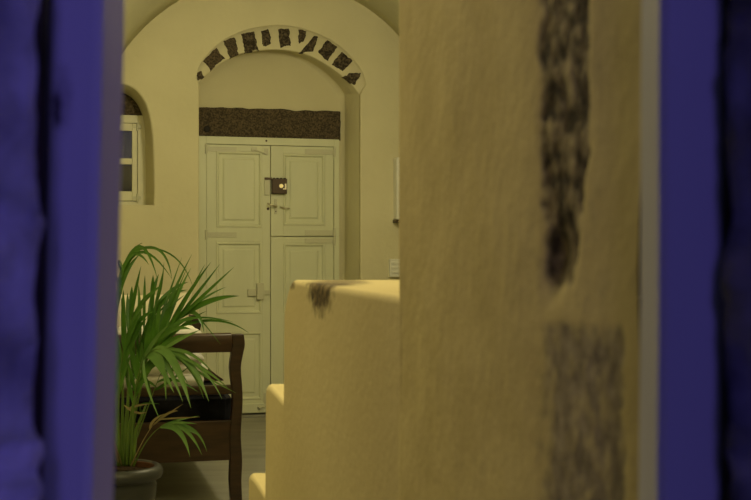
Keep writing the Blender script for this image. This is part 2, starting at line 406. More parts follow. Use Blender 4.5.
# dark stone lunette over the window
arc = [p for p in inset_w(wloop) if p[1] > top+.002]
bm = bmesh.new()
arc = [(arc[0][0], top)]+arc+[(arc[-1][0], top)]
nv = 10; g = []
for j in range(nv+1):
    row = []
    for s, z in arc:
        q = j/nv; zz = top+(z-top)*q
        row.append(bm.verts.new((s, WD-.004+.012*noise.noise(Vector((s*25, zz*25, 2))), zz)))
    g.append(row)
for j in range(nv):
    for i in range(len(arc)-1):
        try: bm.faces.new((g[j][i], g[j][i+1], g[j+1][i+1], g[j+1][i]))
        except ValueError: pass
bmesh.ops.remove_doubles(bm, verts=bm.verts, dist=1e-5)
ext = bmesh.ops.extrude_edge_only(bm, edges=[e for e in bm.edges if len(e.link_faces) == 1])
for v in ext['geom']:
    if isinstance(v, bmesh.types.BMVert): v.co.y = WD+.1
obj('stone_lunette', bm, lava_red, win, smooth=True)
# what lies beyond the little window, outdoors at night
bm = bmesh.new(); box(bm, wL-1.2, wL+1.6, WD+2.2, WD+2.4, 0, 2.1)
yard = tag(obj('wall_courtyard', bm, nightwall, **BW), kind='structure')
yb = bmesh.new(); prism(yb, [(-1.42, 0), (-1.42, 1.52), (-1.36, 1.62), (-1.20, 1.66), (-1.12, 1.60), (-1.10, 0)], WD+1.2, WD+1.7)
yo = obj('pale_parapet', yb, nightwall2, bevel=.02, **BW); tag(yo, 'pale block outdoors seen through the small arched window', 'parapet')

# ---------------------------------------------------------------- vault, side walls, floor
bm = bmesh.new(); pts = []
for k in range(0, 49):
    a = math.pi-math.pi*k/48
    px = 267.5+176*math.cos(a); py = 153-176*math.sin(a)
    s, z = sz(px, py); w = O+U*s; pts.append((w.x, w.y, z))
xl, xr = pts[0][0], pts[-1][0]; zl, zr = pts[0][2], pts[-1][2]
Y0 = .72
def vault(bm, off):
    A = []; B = []
    n = len(pts)
    for k, (x, y, z) in enumerate(pts):
        a = Vector((pts[max(k-1, 0)][0], pts[max(k-1, 0)][2])); b = Vector((pts[min(k+1, n-1)][0], pts[min(k+1, n-1)][2]))
        t = (b-a).normalized(); nn = Vector((-t.y, t.x))*off
        ring = []
        for q in range(25):
            yy = Y0+(y+.1-Y0)*q/24
            wob = 0.012*noise.noise(Vector((k*.18, yy*.8, off)))
            ring.append(bm.verts.new((x+nn.x*(1+wob), yy, z+nn.y+wob)))
        A.append(ring)
    return A
V0 = vault(bm, 0); V1 = vault(bm, .12)
for G in (V0, V1):
    for i in range(len(G)-1):
        for q in range(24): bm.faces.new((G[i][q], G[i][q+1], G[i+1][q+1], G[i+1][q]))
for q in (0, 24): bridge(bm, [r[q] for r in V0], [r[q] for r in V1])
for i in (0, -1): bridge(bm, V0[i], V1[i])
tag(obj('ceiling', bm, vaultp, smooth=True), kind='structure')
bm = bmesh.new(); box(bm, xl-.12, xl, Y0, 9.2, -.05, zl+.02); tag(obj('wall_left', bm, plaster), kind='structure')
bm = bmesh.new(); box(bm, xr, xr+.12, Y0, 10.2, -.05, zr+.02); tag(obj('wall_right', bm, plaster), kind='structure')
bm = bmesh.new(); box(bm, xl-.1, xr+.3, .72, 10.6, -.12, 0); tag(obj('floor', bm, floor_m), kind='structure')

# ---------------------------------------------------------------- staircase
def outer_x(y):
    pl = [(0.9, .09), (1.09, .0415), (1.12, .0325), (1.17, .0185), (1.87, -.142), (2.15, -.196), (2.43, -.26), (5, -.85)]
    for (a, b), (c, d) in zip(pl, pl[1:]):
        if y <= c: return b+(d-b)*(y-a)/(c-a)
    return pl[-1][1]
ys = [1.09, 1.87, 2.15, 2.40, 2.68, 2.96, 3.24, 3.52]; zs = [1.265, 1.072, .866, .68, .49, .30, .11]
stairmat = noisy(mat('ochre_limewash_stairs', PL, 0.88, 0.2), (0.60, 0.51, 0.27), (0.66, 0.57, 0.315), 3.0, 5, bump=0.45, bump_scale=70, dist=0.002)
# worn corner patches, where the plaster has gone and dark stone shows (fixed places on the stair)
def wear(m, spots, dark, soft=.35, nscale=70):
    nt = m.node_tree; L = nt.links.new; b = nt.nodes['Principled BSDF']
    src = b.inputs['Base Color'].links[0].from_socket
    geo = nd(m, 'ShaderNodeNewGeometry')
    nz = nd(m, 'ShaderNodeTexNoise'); nz.inputs['Scale'].default_value = nscale; nz.inputs['Detail'].default_value = 5
    L(geo.outputs['Position'], nz.inputs['Vector'])
    for c, r, amt in spots:
        s = nd(m, 'ShaderNodeVectorMath', operation='SUBTRACT'); s.inputs[1].default_value = c; L(geo.outputs['Position'], s.inputs[0])
        dv = nd(m, 'ShaderNodeVectorMath', operation='DIVIDE'); dv.inputs[1].default_value = r; L(s.outputs[0], dv.inputs[0])
        ln = nd(m, 'ShaderNodeVectorMath', operation='LENGTH'); L(dv.outputs[0], ln.inputs[0])
        ad = nd(m, 'ShaderNodeMath', operation='MULTIPLY_ADD'); ad.inputs[1].default_value = 1.6; L(nz.outputs['Fac'], ad.inputs[0]); L(ln.outputs['Value'], ad.inputs[2])
        mr = nd(m, 'ShaderNodeMapRange'); mr.inputs['From Min'].default_value = 1.8+soft*.5; mr.inputs['From Max'].default_value = 1.8-soft*.5
        mr.inputs['To Max'].default_value = amt
        L(ad.outputs[0], mr.inputs['Value'])
        dk = nd(m, 'ShaderNodeTexNoise'); dk.inputs['Scale'].default_value = nscale*1.7; L(geo.outputs['Position'], dk.inputs['Vector'])
        rp_ = nd(m, 'ShaderNodeValToRGB'); rp_.color_ramp.elements[0].position = .4; rp_.color_ramp.elements[1].position = .65
        rp_.color_ramp.elements[0].color = (*dark, 1); rp_.color_ramp.elements[1].color = (dark[0]*4, dark[1]*3.8, dark[2]*3.2, 1)
        L(dk.outputs['Fac'], rp_.inputs[0])
        mx = nd(m, 'ShaderNodeMix', data_type='RGBA'); L(mr.outputs[0], mx.inputs[0]); L(src, mx.inputs[6]); L(rp_.outputs[0], mx.inputs[7])
        src = mx.outputs[2]
    L(src, b.inputs['Base Color'])
def facept(py, px):
    """point of the stair's outer side seen at px"""
    lo, hi = .95, 3.0
    for _ in range(50):
        mdl = (lo+hi)/2
        if outer_x(mdl)/mdl*F+CX > px: lo = mdl
        else: hi = mdl
    y = (lo+hi)/2
    return P(px, py, y)
c1 = facept(292, 320); c2 = facept(283, 296)
wear(stairmat, [((c1.x, c1.y, c1.z), (.04, .085, .026), 1.0), ((c1.x+.02, c1.y+.1, 1.264), (.04, .17, .007), .75), ((-.115, 1.85, 1.258), (.03, .07, .008), .9)], (.05, .038, .02), soft=.6)
bm = bmesh.new()
wd = .62
rings = []
for k, z in enumerate(zs):
    rmax = .034 if k == 0 else .006
    # each tread is its own run of slices, so the flank can follow the slightly curved outer line
    for q in (0, .25, .5, .7, .8, .86, .9, .93, .96, .98, 1):
        y = ys[k]+(ys[k+1]-ys[k])*q
        e = max(0, 1-(ys[k+1]-y)/.09)
        rings.append((y, z-(.006 if k == 0 else .002)*e**3, .006+rmax*e*e))
prev = None
for (y, z, rr) in rings:
    x0 = outer_x(y)
    hug = x0
    prof = [(hug, 0), (hug-.004, z*.5), (hug, z-rr*1.4)]
    for a in range(1, 9):
        an = math.pi/2*a/8
        prof.append((hug+rr*(1-math.cos(an)), z-rr*1.4+rr*1.4*math.sin(an)))
    prof += [(xr-.002, z), (xr-.002, 0)]
    cur = [bm.verts.new((a, y, b)) for a, b in prof]
    if prev: bridge(bm, prev, cur, True)
    else: bm.faces.new(cur)
    prev = cur
bm.faces.new(prev[::-1])
stair = obj('staircase', bm, stairmat, smooth=True, bevel=.008, seg=3, angle=50)
stair.modifiers.new('wn', 'WEIGHTED_NORMAL')
tag(stair, 'ochre plastered stair with worn dark corner rising beside the thick pier', 'stairs')

# ---------------------------------------------------------------- the thick pier on the right (plaster worn off over stone)
A0 = Vector((.0200, 1.17)); A1 = Vector((.137, .62)); PD = (A1-A0); PLn = PD.length; PD.normalize(); PN = Vector((-PD.y, PD.x))
if PN.x > 0: PN = -PN
def t_of(px):
    k = (px-CX)/F
    return (k*A0.y-A0.x)/((A1.x-A0.x)-k*(A1.y-A0.y))
def pxy(px, py):
    t = t_of(px); y = A0.y+(A1.y-A0.y)*t
    return t, H-(py-CY)/F*y
bm = bmesh.new()
lay = bm.verts.layers.float.new('stone')
lay2 = bm.verts.layers.float.new('grime')
zlo, zhi = .9, 1.75
NT, NZ = 260, 300
def sm(a, b, x):
    x = max(0, min(1, (x-a)/(b-a))); return x*x*(3-2*x)
g = []
# columns: first a rounded corner (from the back of the pier), then the face
RC = .016
cols = []
for i in range(9):
    an = math.pi/2*i/8
    cols.append(('c', an))
for i in range(1, NT+1): cols.append(('f', i/NT))
for j in range(NZ+1):
    z = zlo+(zhi-zlo)*j/NZ; row = []
    for kind, v in cols:
        if kind == 'c':
            # corner centre lies RC inside the face and RC along it
            cc = A0+PD*RC-PN*RC
            p = cc+(-PD)*RC*math.cos(v)+PN*RC*math.sin(v); n = ((-PD)*math.cos(v)+PN*math.sin(v)); t = 0
        else:
            p = A0+PD*(RC+(PLn-RC)*v); n = PN; t = (RC+(PLn-RC)*v)/PLn
        y = A0.y+(A1.y-A0.y)*t
        px = CX+F*(A0.x+(A1.x-A0.x)*t)/y; py = CY+(H-z)/y*F       # survey coordinates of this spot of the pier
        q = Vector((px*.02, py*.011, 0))
        j1 = 9*noise.noise(Vector((py*.03, 1, 0)))+5*noise.noise(Vector((py*.1, 2, 0)))
        j2 = 5*noise.noise(Vector((py*.03, 7, 0)))+4*noise.noise(Vector((py*.12, 8, 0)))
        # upper strip of bare stone, tapering to a dark hole at its foot
        l = 541+j1*.8+max(0, (py-120))*.03; r = 588+j2*.3-max(0, py-150)*.10
        up = sm(l-5, l+6, px)*(1-sm(r-3, r+3, px))*(1-sm(268, 292, py+j1))
        hole = math.exp(-((px-(556+.0*(py-250)-(py-250)*.1))/9)**2-((py-262)/32)**2)
        # lower patch of thin worn plaster
        l = 538+j1*1.2; r = 626+j2
        low = sm(l-14, l+26, px)*(1-sm(r-5, r+3, px))*sm(318+j2, 336+j2, py)
        nn = noise.fractal(Vector((px*.085, py*.035, 3)), .7, 2.1, 6)
        st = up*(0.68+.7*nn)+hole*1.2+low*max(0, nn-.3)*.6
        gr = low*(.72+.35*nn)+up*.5+.30*sm(490, 548, px)*(1-sm(600, 640, px))*(.45+nn)*(1-sm(290, 330, py)*.5)
        seam = math.exp(-((px-(565-(py-330)*.06))/4)**2)*low*.5
        gr += seam
        dis = .0005*noise.fractal(Vector((p.x*20, p.y*20, z*14)), 1.0, 2.0, 4)
        dis += .0022*noise.noise(Vector((p.x*7, p.y*7, z*7)))
        dis += -up*(.0012+.0012*nn)-hole*.006-low*(.0005+.0004*nn)
        if kind == 'c': dis *= .4
        p3 = p+n*dis
        vv = bm.verts.new((p3.x, p3.y, z)); vv[lay] = max(0, min(1.2, st)); vv[lay2] = max(0, min(1, gr))
        row.append(vv)
    g.append(row)
for j in range(NZ):
    for i in range(len(cols)-1): bm.faces.new((g[j][i], g[j][i+1], g[j+1][i+1], g[j+1][i]))
# body of the pier: back and right sides, above and below
bk = [Vector((.60, 1.154)), Vector((.60, .63))]
def ring_at(row):
    z = row[0].co.z
    return row+[bm.verts.new((b.x, b.y, z)) for b in bk[::-1]]
R0 = ring_at(g[0]); R1 = ring_at(g[-1])
n0 = len(g[0])
for k in (n0-1, n0): bm.faces.new((R0[k], R0[k+1], R1[k+1], R1[k]))
for row_a in (0,):
    pass
bm.faces.new((R0[n0+1], R0[0], *[g[j][0] for j in range(1, NZ)], R1[0], R1[n0+1])) if False else None
# rear face as a strip
colv = [g[j][0] for j in range(NZ+1)]
rear = [R0[n0+1]]+[bm.verts.new((bk[0].x, bk[0].y, g[j][0].co.z)) for j in range(1, NZ)]+[R1[n0+1]]
bridge(bm, colv, rear)
for Rr, zz in ((R0, -.02), (R1, 3.7)):
    E = [bm.verts.new((v.co.x, v.co.y, zz)) for v in Rr]
    bridge(bm, Rr, E, True); bm.faces.new(E)
pier_m = noisy(mat('pier_limewash', PL, 0.9, 0.15), (0.55, 0.462, 0.225), (0.65, 0.555, 0.285), 14, 8, bump=0.6, bump_scale=75, dist=0.0016, ramp=(.3, .7))
nt = pier_m.node_tree; L = nt.links.new; b = nt.nodes['Principled BSDF']; src = b.inputs['Base Color'].links[0].from_socket
a1 = nd(pier_m, 'ShaderNodeAttribute', attribute_name='grime'); a2 = nd(pier_m, 'ShaderNodeAttribute', attribute_name='stone')
n1 = nd(pier_m, 'ShaderNodeTexNoise'); n1.inputs['Scale'].default_value = 70; n1.inputs['Detail'].default_value = 6
tcn = nd(pier_m, 'ShaderNodeTexCoord'); L(tcn.outputs['Object'], n1.inputs['Vector'])
r1 = nd(pier_m, 'ShaderNodeValToRGB'); r1.color_ramp.elements[0].position = .36; r1.color_ramp.elements[0].color = (.21, .18, .125, 1); r1.color_ramp.elements[1].position = .66; r1.color_ramp.elements[1].color = (.40, .345, .24, 1)
r2 = nd(pier_m, 'ShaderNodeValToRGB'); r2.color_ramp.elements[0].position = .42; r2.color_ramp.elements[0].color = (.035, .027, .017, 1); r2.color_ramp.elements[1].position = .72; r2.color_ramp.elements[1].color = (.24, .19, .10, 1)
L(n1.outputs['Fac'], r1.inputs[0]); L(n1.outputs['Fac'], r2.inputs[0])
def mixf(att, col, src, lo, hi):
    mr = nd(pier_m, 'ShaderNodeMapRange'); mr.inputs['From Min'].default_value = lo; mr.inputs['From Max'].default_value = hi
    L(att, mr.inputs['Value']); mx = nd(pier_m, 'ShaderNodeMix', data_type='RGBA'); L(mr.outputs[0], mx.inputs[0]); L(src, mx.inputs[6]); L(col, mx.inputs[7]); return mx.outputs[2]
src = mixf(a1.outputs['Fac'], r1.outputs[0], src, .15, .85)
src = mixf(a2.outputs['Fac'], r2.outputs[0], src, .2, .85)
L(src, b.inputs['Base Color'])
pier = obj('wall_pier', bm, pier_m, smooth=True)
em = pier.modifiers.new('es', 'EDGE_SPLIT'); em.split_angle = math.radians(60)
tag(pier, kind='structure')

# ---------------------------------------------------------------- opening in the front wall: window_2 frame and masonry
win2 = empty('window_2', (0, .5, H)); tag(win2, kind='structure')
def jamb(x0, x1, y0, y1, z0, z1, lean, name='jamb', nick=None):
    bm = bmesh.new(); nz = 30; g = []
    for j in range(nz+1):
        z = z0+(z1-z0)*j/nz
        sh = lean*(z-H)
        w = .0006*noise.noise(Vector((x0*9, z*9, 0)))
        cr = .003
        ring = [(x0+cr, y0), (x1-cr, y0), (x1, y0+cr), (x1, y1), (x0, y1), (x0, y0+cr)]
        g.append([bm.verts.new((x+sh+w, y-.5, z-H)) for x, y in ring])
    for j in range(nz): bridge(bm, g[j], g[j+1], True)
    bm.faces.new(g[0]); bm.faces.new(g[-1])
    return obj(name, bm, framepaint, win2, smooth=False)
jl = jamb(-.1395, -.1165, .5, .545, 1.02, 1.75, .022, 'left_jamb')
jr = jamb(.1187, .1468, .5, .538, 1.02, 1.75, .006, 'right_jamb')
bm = bmesh.new(); box(bm, -.145, .150, 0.0, .045, 1.75-H, 1.785-H); obj('head_rail', bm, framepaint, win2, bevel=.003)
bm = bmesh.new(); box(bm, -.145, .150, -.02, .045, .985-H, 1.02-H); obj('sill', bm, framepaint, win2, bevel=.003)
# a dark chip in the left jamb's paint
cp = P(57, 110, .5)
wear(framepaint, [((cp.x, cp.y, cp.z), (.0016, .01, .0085), .85), ((cp.x+.002, cp.y, cp.z+.004), (.004, .01, .012), .35)], (.012, .010, .014), soft=.9, nscale=160)

def rubble(name, x0, x1, z0, z1, yf, yb_, side, seed, cuts=()):
    """rough masonry face, displaced into rounded stones; side = +1: free edge is at x1"""
    bm = bmesh.new(); res = .0045
    nx = int((x1-x0)/res); nz = int((z1-z0)/res); g = []
    for j in range(nz+1):
        row = []; z = z0+(z1-z0)*j/nz
        for i in range(nx+1):
            x = x0+(x1-x0)*i/nx
            wx_ = Vector((x*9+.4*noise.noise(Vector((x*14, z*14, seed))), z*13+.4*noise.noise(Vector((x*14, z*14, seed+5))), seed))
            d, _ = noise.voronoi(wx_)
            crack = sm(0, .22, d[1]-d[0])
            dep = -.010*crack-.0045*noise.fractal(Vector((x*45, z*45, seed)), 1, 2, 4)
            for cz, amp_ in cuts:
                dep += .016*math.exp(-((z-cz-.12*(x-x1)-.003*noise.noise(Vector((x*60, 0, 0))))/.0035)**2)
            e = (x1-x) if side > 0 else (x-x0)
            rnd = .02*(1-sm(0, .016, e))
            xe = .0022*noise.noise(Vector((z*35, seed, 2)))*side+.0012*noise.noise(Vector((z*110, seed, 3)))
            row.append(bm.verts.new((x+(xe*(1-sm(0, .03, e))), yf+dep+rnd, z)))
        g.append(row)
    for j in range(nz):
        for i in range(nx): bm.faces.new((g[j][i], g[j][i+1], g[j+1][i+1], g[j+1][i]))
    ext = bmesh.ops.extrude_edge_only(bm, edges=[e for e in bm.edges if len(e.link_faces) == 1])
    ev = [v for v in ext['geom'] if isinstance(v, bmesh.types.BMVert)]
    for v in ev:
        if side > 0 and v.co.x > x1-.006: v.co.x = x1-.0155
        if side < 0 and v.co.x < x0+.006: v.co.x = x0+.012
        v.co.y = yb_
    return tag(obj(name, bm, masonry, smooth=True), kind='structure')
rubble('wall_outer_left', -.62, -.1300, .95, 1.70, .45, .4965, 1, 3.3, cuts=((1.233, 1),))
masonry = noisy(mat('shade_painted_rubble', (0.1, 0.1, 0.11), 0.9, 0.15), (0.05, 0.05, 0.06), (0.24, 0.24, 0.27), 28, 6, bump=0.8, bump_scale=70, dist=0.006, ramp=(0.3, 0.68))  # darker copy of the rubble: weaker light on the right painted into its colour
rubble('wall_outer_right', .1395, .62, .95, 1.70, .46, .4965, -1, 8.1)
# mortar bed between masonry and frame, and the rest of the front wall above, below and beside
bm = bmesh.new()
box(bm, -.1290, -.1270, .475, .70, .95, 1.70) if False else None
box(bm, -.18, -.1385, .497, .54, .96, 1.70)
box(bm, .1468, .18, .497, .54, .96, 1.70)
tag(obj('trim_1', bm, mortar), kind='structure')
bm = bmesh.new()
box(bm, -2.6, -.615, .46, .74, -.1, 3.7); box(bm, .615, 1.2, .46, .74, -.1, 3.7)
box(bm, -.615, -.18, .4975, .74, .96, 1.70); box(bm, .18, .615, .4975, .62, .96, 1.70)
box(bm, -.62, .62, .46, .74, 1.70, 3.7) ; box(bm, -.62, .62, .46, .74, -.1, .96)
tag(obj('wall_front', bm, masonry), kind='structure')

# ---------------------------------------------------------------- small things on the back wall by the pier
bm = bmesh.new()
a = sz(393, 158); b_ = sz(393, 220)
box(bm, a[0], a[0]+.30, -.10, -.0, b_[1], a[1]+.0)
cab = obj('wall_cabinet', bm, whitebox, bevel=.012, seg=3, **BW); tag(cab, 'narrow white box hung on the back wall, half hidden by the pier', 'wall box')
bm = bmesh.new(); box(bm, a[0]-.004, a[0]+.304, -.104, 0, b_[1]-.022, b_[1]-.0)
e = obj('lower_edge', bm, metal, None, bevel=.004); e.parent = cab
bm = bmesh.new(); a = sz(388.5, 259); b_ = sz(388.5, 277)
box(bm, a[0], a[0]+.16, -.04, 0, b_[1], a[1])
for q in range(3): box(bm, a[0]+.01, a[0]+.15, -.048, -.04, b_[1]+.03+q*.035, b_[1]+.05+q*.035)
sb = obj('socket_box', bm, whitebox, bevel=.004, **BW); tag(sb, 'small pale grey ribbed box low on the back wall above the stair', 'socket box')

# ---------------------------------------------------------------- wooden daybed, seen end-on
RA = math.radians(15)
SO = P(242.5, 0, 6.2); SO.z = 0            # outer corner of the near arm
bed = empty('wooden_daybed', SO, RA)
tag(bed, 'dark carved wooden daybed with scrolled arm standing behind the potted palm', 'daybed')
Wd, Lg = .84, 1.95                         # arm width (to the left: -x), length (+y)
zof = lambda py: H-(py-CY)/F*6.2
def post(yc, x_off=0.0):
    prof_r = [(0, 0), (-.004, .12), (.000, .22), (-.007, .34), (-.004, .42), (.002, .52), (.000, .60), (-.007, .70), (.004, .77), (.014, .82), (.008, .875)]
    bm = bmesh.new(); g = []
    for x, z in crom(prof_r, 30):
        w = .058+.005*math.sin(z*9)
        if z > .77: w = .066
        g.append([bm.verts.new((x+x_off-w if k in (0, 3) else x+x_off, yc+(-.028 if k < 2 else .028), z)) for k in range(4)])
    for a, b in zip(g, g[1:]): bridge(bm, a, b, True)
    bm.faces.new(g[0]); bm.faces.new(g[-1])
    return bm
def daybed_end(yc):
    for x in (0, -Wd+.06):
        obj('post', post(yc, x), wood, bed, smooth=True, bevel=.006, seg=3, angle=40)
    # rolled top rail
    bm = bmesh.new()
    pr = [(.034, -.098), (.036, -.05), (.040, -.02), (.030, -.004), (.012, 0), (-.012, 0), (-.032, -.006), (-.042, -.03), (-.040, -.055), (-.030, -.08), (-.028, -.098)]
    A = [bm.verts.new((-.055, yc+y, zof(333)+z)) for y, z in pr]; B = [bm.verts.new((-Wd+.06, yc+y, zof(333)+z)) for y, z in pr]
    # ends run over the post as well
    bridge(bm, A, B, True); bm.faces.new(A); bm.faces.new(B)
    obj('arm_rail', bm, woodh, bed, smooth=True, bevel=.004, seg=2, angle=50)
    bm = bmesh.new(); box(bm, -Wd+.05, -.05, yc-.022, yc+.022, zof(394), zof(385)); obj('middle_rail', bm, woodh, bed, bevel=.008, seg=3)
    bm = bmesh.new(); box(bm, -Wd+.05, -.05, yc-.018, yc+.018, zof(460), zof(420)); obj('end_board', bm, woodh, bed, bevel=.005)
daybed_end(.03)
daybed_end(Lg-.03)
for x in (-.035, -Wd+.06):
    bm = bmesh.new(); box(bm, x-.018, x+.014, .05, Lg-.05, zof(460)+.03, zof(420)-.01); obj('side_rail', bm, woodh, bed, bevel=.005)
bm = bmesh.new(); box(bm, -Wd+.02, -Wd+.05, .05, Lg-.05, .60, .86); obj('back_rest', bm, woodh, bed, bevel=.008)
bm = bmesh.new(); box(bm, -Wd+.06, -.05, .05, Lg-.05, .33, .36); obj('seat_slats', bm, woodh, bed)
# mattress
def rounded_slab(x0, x1, y0, y1, z0, z1, r, nse, amp, fr):
    bm = bmesh.new(); box(bm, x0, x1, y0, y1, z0, z1)
    bmesh.ops.bevel(bm, geom=bm.edges[:], offset=r, segments=3, affect='EDGES')
    bmesh.ops.subdivide_edges(bm, edges=[e for e in bm.edges if e.calc_length() > .08], cuts=14, use_grid_fill=True)
    for v in bm.verts:
        q = v.co*fr; v.co += Vector((noise.noise(q+Vector((nse, 0, 0))), noise.noise(q+Vector((0, nse, 0))), noise.noise(q+Vector((0, 0, nse)))))*amp
    return bm
mt = obj('mattress', rounded_slab(-Wd+.07, -.045, .065, Lg-.075, .365, .575, .04, 3, .012, 5), darkcloth, None, loc=SO, rotz=RA, smooth=True)
tag(mt, 'black fabric mattress lying in the frame of the wooden daybed', 'mattress')
def pillow(w, h, t, seed, n=26, wr=.012):
    """upright pillow in x,z with thickness along y, centre at origin"""
    bm = bmesh.new(); front = []; back = []
    for sgn, store in ((-1, front), (1, back)):
        for j in range(n+1):
            row = []
            for i in range(n+1):
                u = -1+2*i/n; v = -1+2*j/n
                pin = 1-.10*(abs(u)**3*(1-abs(v))**1.0)-.0
                x = u*w/2*(1-.10*(1-v*v)**1*abs(u)**4); z = v*h/2*(1-.10*(1-u*u)*abs(v)**4)
                th = t/2*((1-u**4)*(1-v**4))**.55
                rip = wr*noise.fractal(Vector((u*2.2+seed, v*2.2, sgn)), 1, 2, 3)*((1-u*u)*(1-v*v))**.3
                row.append(bm.verts.new((x, sgn*(th+rip) if abs(u) < 1 and abs(v) < 1 else 0, z)))
            store.append(row)
        for j in range(n):
            for i in range(n): bm.faces.new((store[j][i], store[j][i+1], store[j+1][i+1], store[j+1][i]))
    bmesh.ops.remove_doubles(bm, verts=bm.verts, dist=1e-5)
    return bm
def place(o, c, rx=0, ry=0, rz=0):
    o.location = c; o.rotation_euler = (rx, ry, rz)
def toW(x, y, z): return SO+Matrix.Rotation(RA, 3, 'Z') @ Vector((x, y, z))
# folded white bedding: layers of a folded cover, each fold round on the right
bm = bmesh.new(); zz = .592; nl = 5
xr_ = -.17; ths = [.07, .06, .065, .055, .072]
for q, th in enumerate(ths):
    n = 22; ins = [.012, -.004, .008, 0.0, .018][q]
    ringA = []
    for yi in range(9):
        y = .12+.34*yi/8
        ring = []
        for k in range(n):
            a = 2*math.pi*k/n
            cx_ = math.copysign(abs(math.cos(a))**.35, math.cos(a)); sz_ = math.copysign(abs(math.sin(a))**.8, math.sin(a))
            x = xr_-.24+(.24-ins)*cx_; z = zz+th/2+th*.53*sz_
            wv = .010*noise.noise(Vector((x*9, y*9, q*3)))+.006*noise.noise(Vector((x*25, y*25, q)))
            sag = -.012*((x-(xr_-.24))/.24)**2*q/4
            ring.append(bm.verts.new((x+wv, y+.01*noise.noise(Vector((a, q, y*5))), z+wv+sag)))
        ringA.append(ring)
    for a, b in zip(ringA, ringA[1:]): bridge(bm, a, b, True)
    bm.faces.new(ringA[0]); bm.faces.new(ringA[-1])
    zz += th-.002
bed_lin = obj('folded_bedding', bm, linen, None, loc=SO, rotz=RA, smooth=True)
tag(bed_lin, 'stack of folded white bedding on the daybed just behind its arm', 'bedding')
p = obj('throw_pillow', pillow(.62, .46, .17, 2.0), creamcloth, smooth=True)
c = toW(-.39, Lg-.40, .575+.245); place(p, c, math.radians(-12), 0, RA)
tag(p, 'large cream pillow leaning at the far end of the daybed', 'pillow')
# dark cushion leaning so its top slopes down to the right
bm = bmesh.new(); g = []
for j in range(25):
    row = []
    for i in range(25):
        u, v = i/24, j/24
        x = -.36+.33*u; y = .50+.55*v
        edge = min(1, 6*v, 6*(1-v), 5*u, 4*(1-u)+.05)
        h = (.20*(1-u)**.9+.012)*edge**.6*(.75+.25*math.sin(v*5+1))
        row.append(bm.verts.new((x+.01*noise.noise(Vector((u*4, v*4, 1))), y, .586+h+.012*edge*noise.noise(Vector((u*6, v*6, 3))))))
    g.append(row)
for a, b in zip(g, g[1:]): bridge(bm, a, b)
ext = bmesh.ops.extrude_edge_only(bm, edges=[e for e in bm.edges if len(e.link_faces) == 1])
ev = [v for v in ext['geom'] if isinstance(v, bmesh.types.BMVert)]
for v in ev: v.co.z = .583
bmesh.ops.contextual_create(bm, geom=ev+[e for e in bm.edges if e.verts[0] in ev and e.verts[1] in ev])
p = obj('throw_blanket', bm, browncloth, None, loc=SO, rotz=RA, smooth=True)
tag(p, 'crumpled dark brown throw sloping down beside the white bedding on the daybed', 'blanket')

# ---------------------------------------------------------------- potted palm
PC = Vector(((121-CX)/F*5.36, 5.36, 0)); palm = empty('potted_palm', PC)
tag(palm, 'green palm with long arching fronds in a round dark grey pot', 'potted palm')
def lathe(prof, n=56):
    bm = bmesh.new(); rings = []
    for r, z in prof: rings.append([bm.verts.new((r*math.cos(2*math.pi*k/n), r*math.sin(2*math.pi*k/n), z)) for k in range(n)])
    for a, b in zip(rings, rings[1:]): bridge(bm, a, b, True)
    bm.faces.new(rings[0]); bm.faces.new(rings[-1])
    return bm
pr = [(.115, 0), (.122, .005), (.145, .15), (.156, .235), (.158, .262), (.150, .285), (.163, .288), (.180, .296), (.186, .312), (.184, .330), (.174, .345), (.160, .350), (.150, .346), (.147, .335), (.146, .30), (.0, .298)]
obj('pot', lathe(pr), potm, palm, smooth=True, bevel=0)
bm = lathe([(.1455, .29), (.1455, .338), (.1475, .343), (.1475, .30), (.147, .29)]); obj('pot_lining', bm, potin, palm, smooth=True)
bm = bmesh.new(); rings = []
for q in range(8):
    r = .144*q/7+.001
    rings.append([bm.verts.new((r*math.cos(2*math.pi*k/32), r*math.sin(2*math.pi*k/32), .318+.008*noise.noise(Vector((r*60*math.cos(k*.196), r*60*math.sin(k*.196), 0))))) for k in range(32)])
for a, b in zip(rings, rings[1:]): bridge(bm, a, b, True)
bm.faces.new(rings[0]); obj('soil', bm, soilm, palm, smooth=True)

def blade(bm, p0, p1, p2, w, n=12, droop=None, mi=0, fold=.35):
    pts_ = []
    for i in range(n+1):
        t = i/n; pts_.append(p0*(1-t)**2+p1*2*t*(1-t)+p2*t*t)
    view = Vector((random.uniform(-.5, .5), -1, random.uniform(-.1, .5))).normalized()
    L_, M_, R_ = [], [], []
    for i, p in enumerate(pts_):
        d = (pts_[min(i+1, n)]-pts_[max(i-1, 0)]).normalized()
        s = d.cross(view)
        if s.length < 1e-3: s = Vector((1, 0, 0))
        s.normalize(); up = s.cross(d).normalized()
        t = i/n
        ww = w/2*(min(1, (t/.22))**.6*.75+.25)*(1-max(0, (t-.45)/.55)**1.7)+.0003
        L_.append(bm.verts.new(p+s*ww)); R_.append(bm.verts.new(p-s*ww)); M_.append(bm.verts.new(p-up*ww*fold))
    for i in range(n):
        for a, b in ((L_, M_), (M_, R_)):
            f = bm.faces.new((a[i], a[i+1], b[i+1], b[i])); f.material_index = mi; f.smooth = True
def Q(px, py, D): return P(px, py, D)-PC
def bez(ps, t):
    ps = list(ps)
    while len(ps) > 1: ps = [a.lerp(b, t) for a, b in zip(ps, ps[1:])]
    return ps[0]
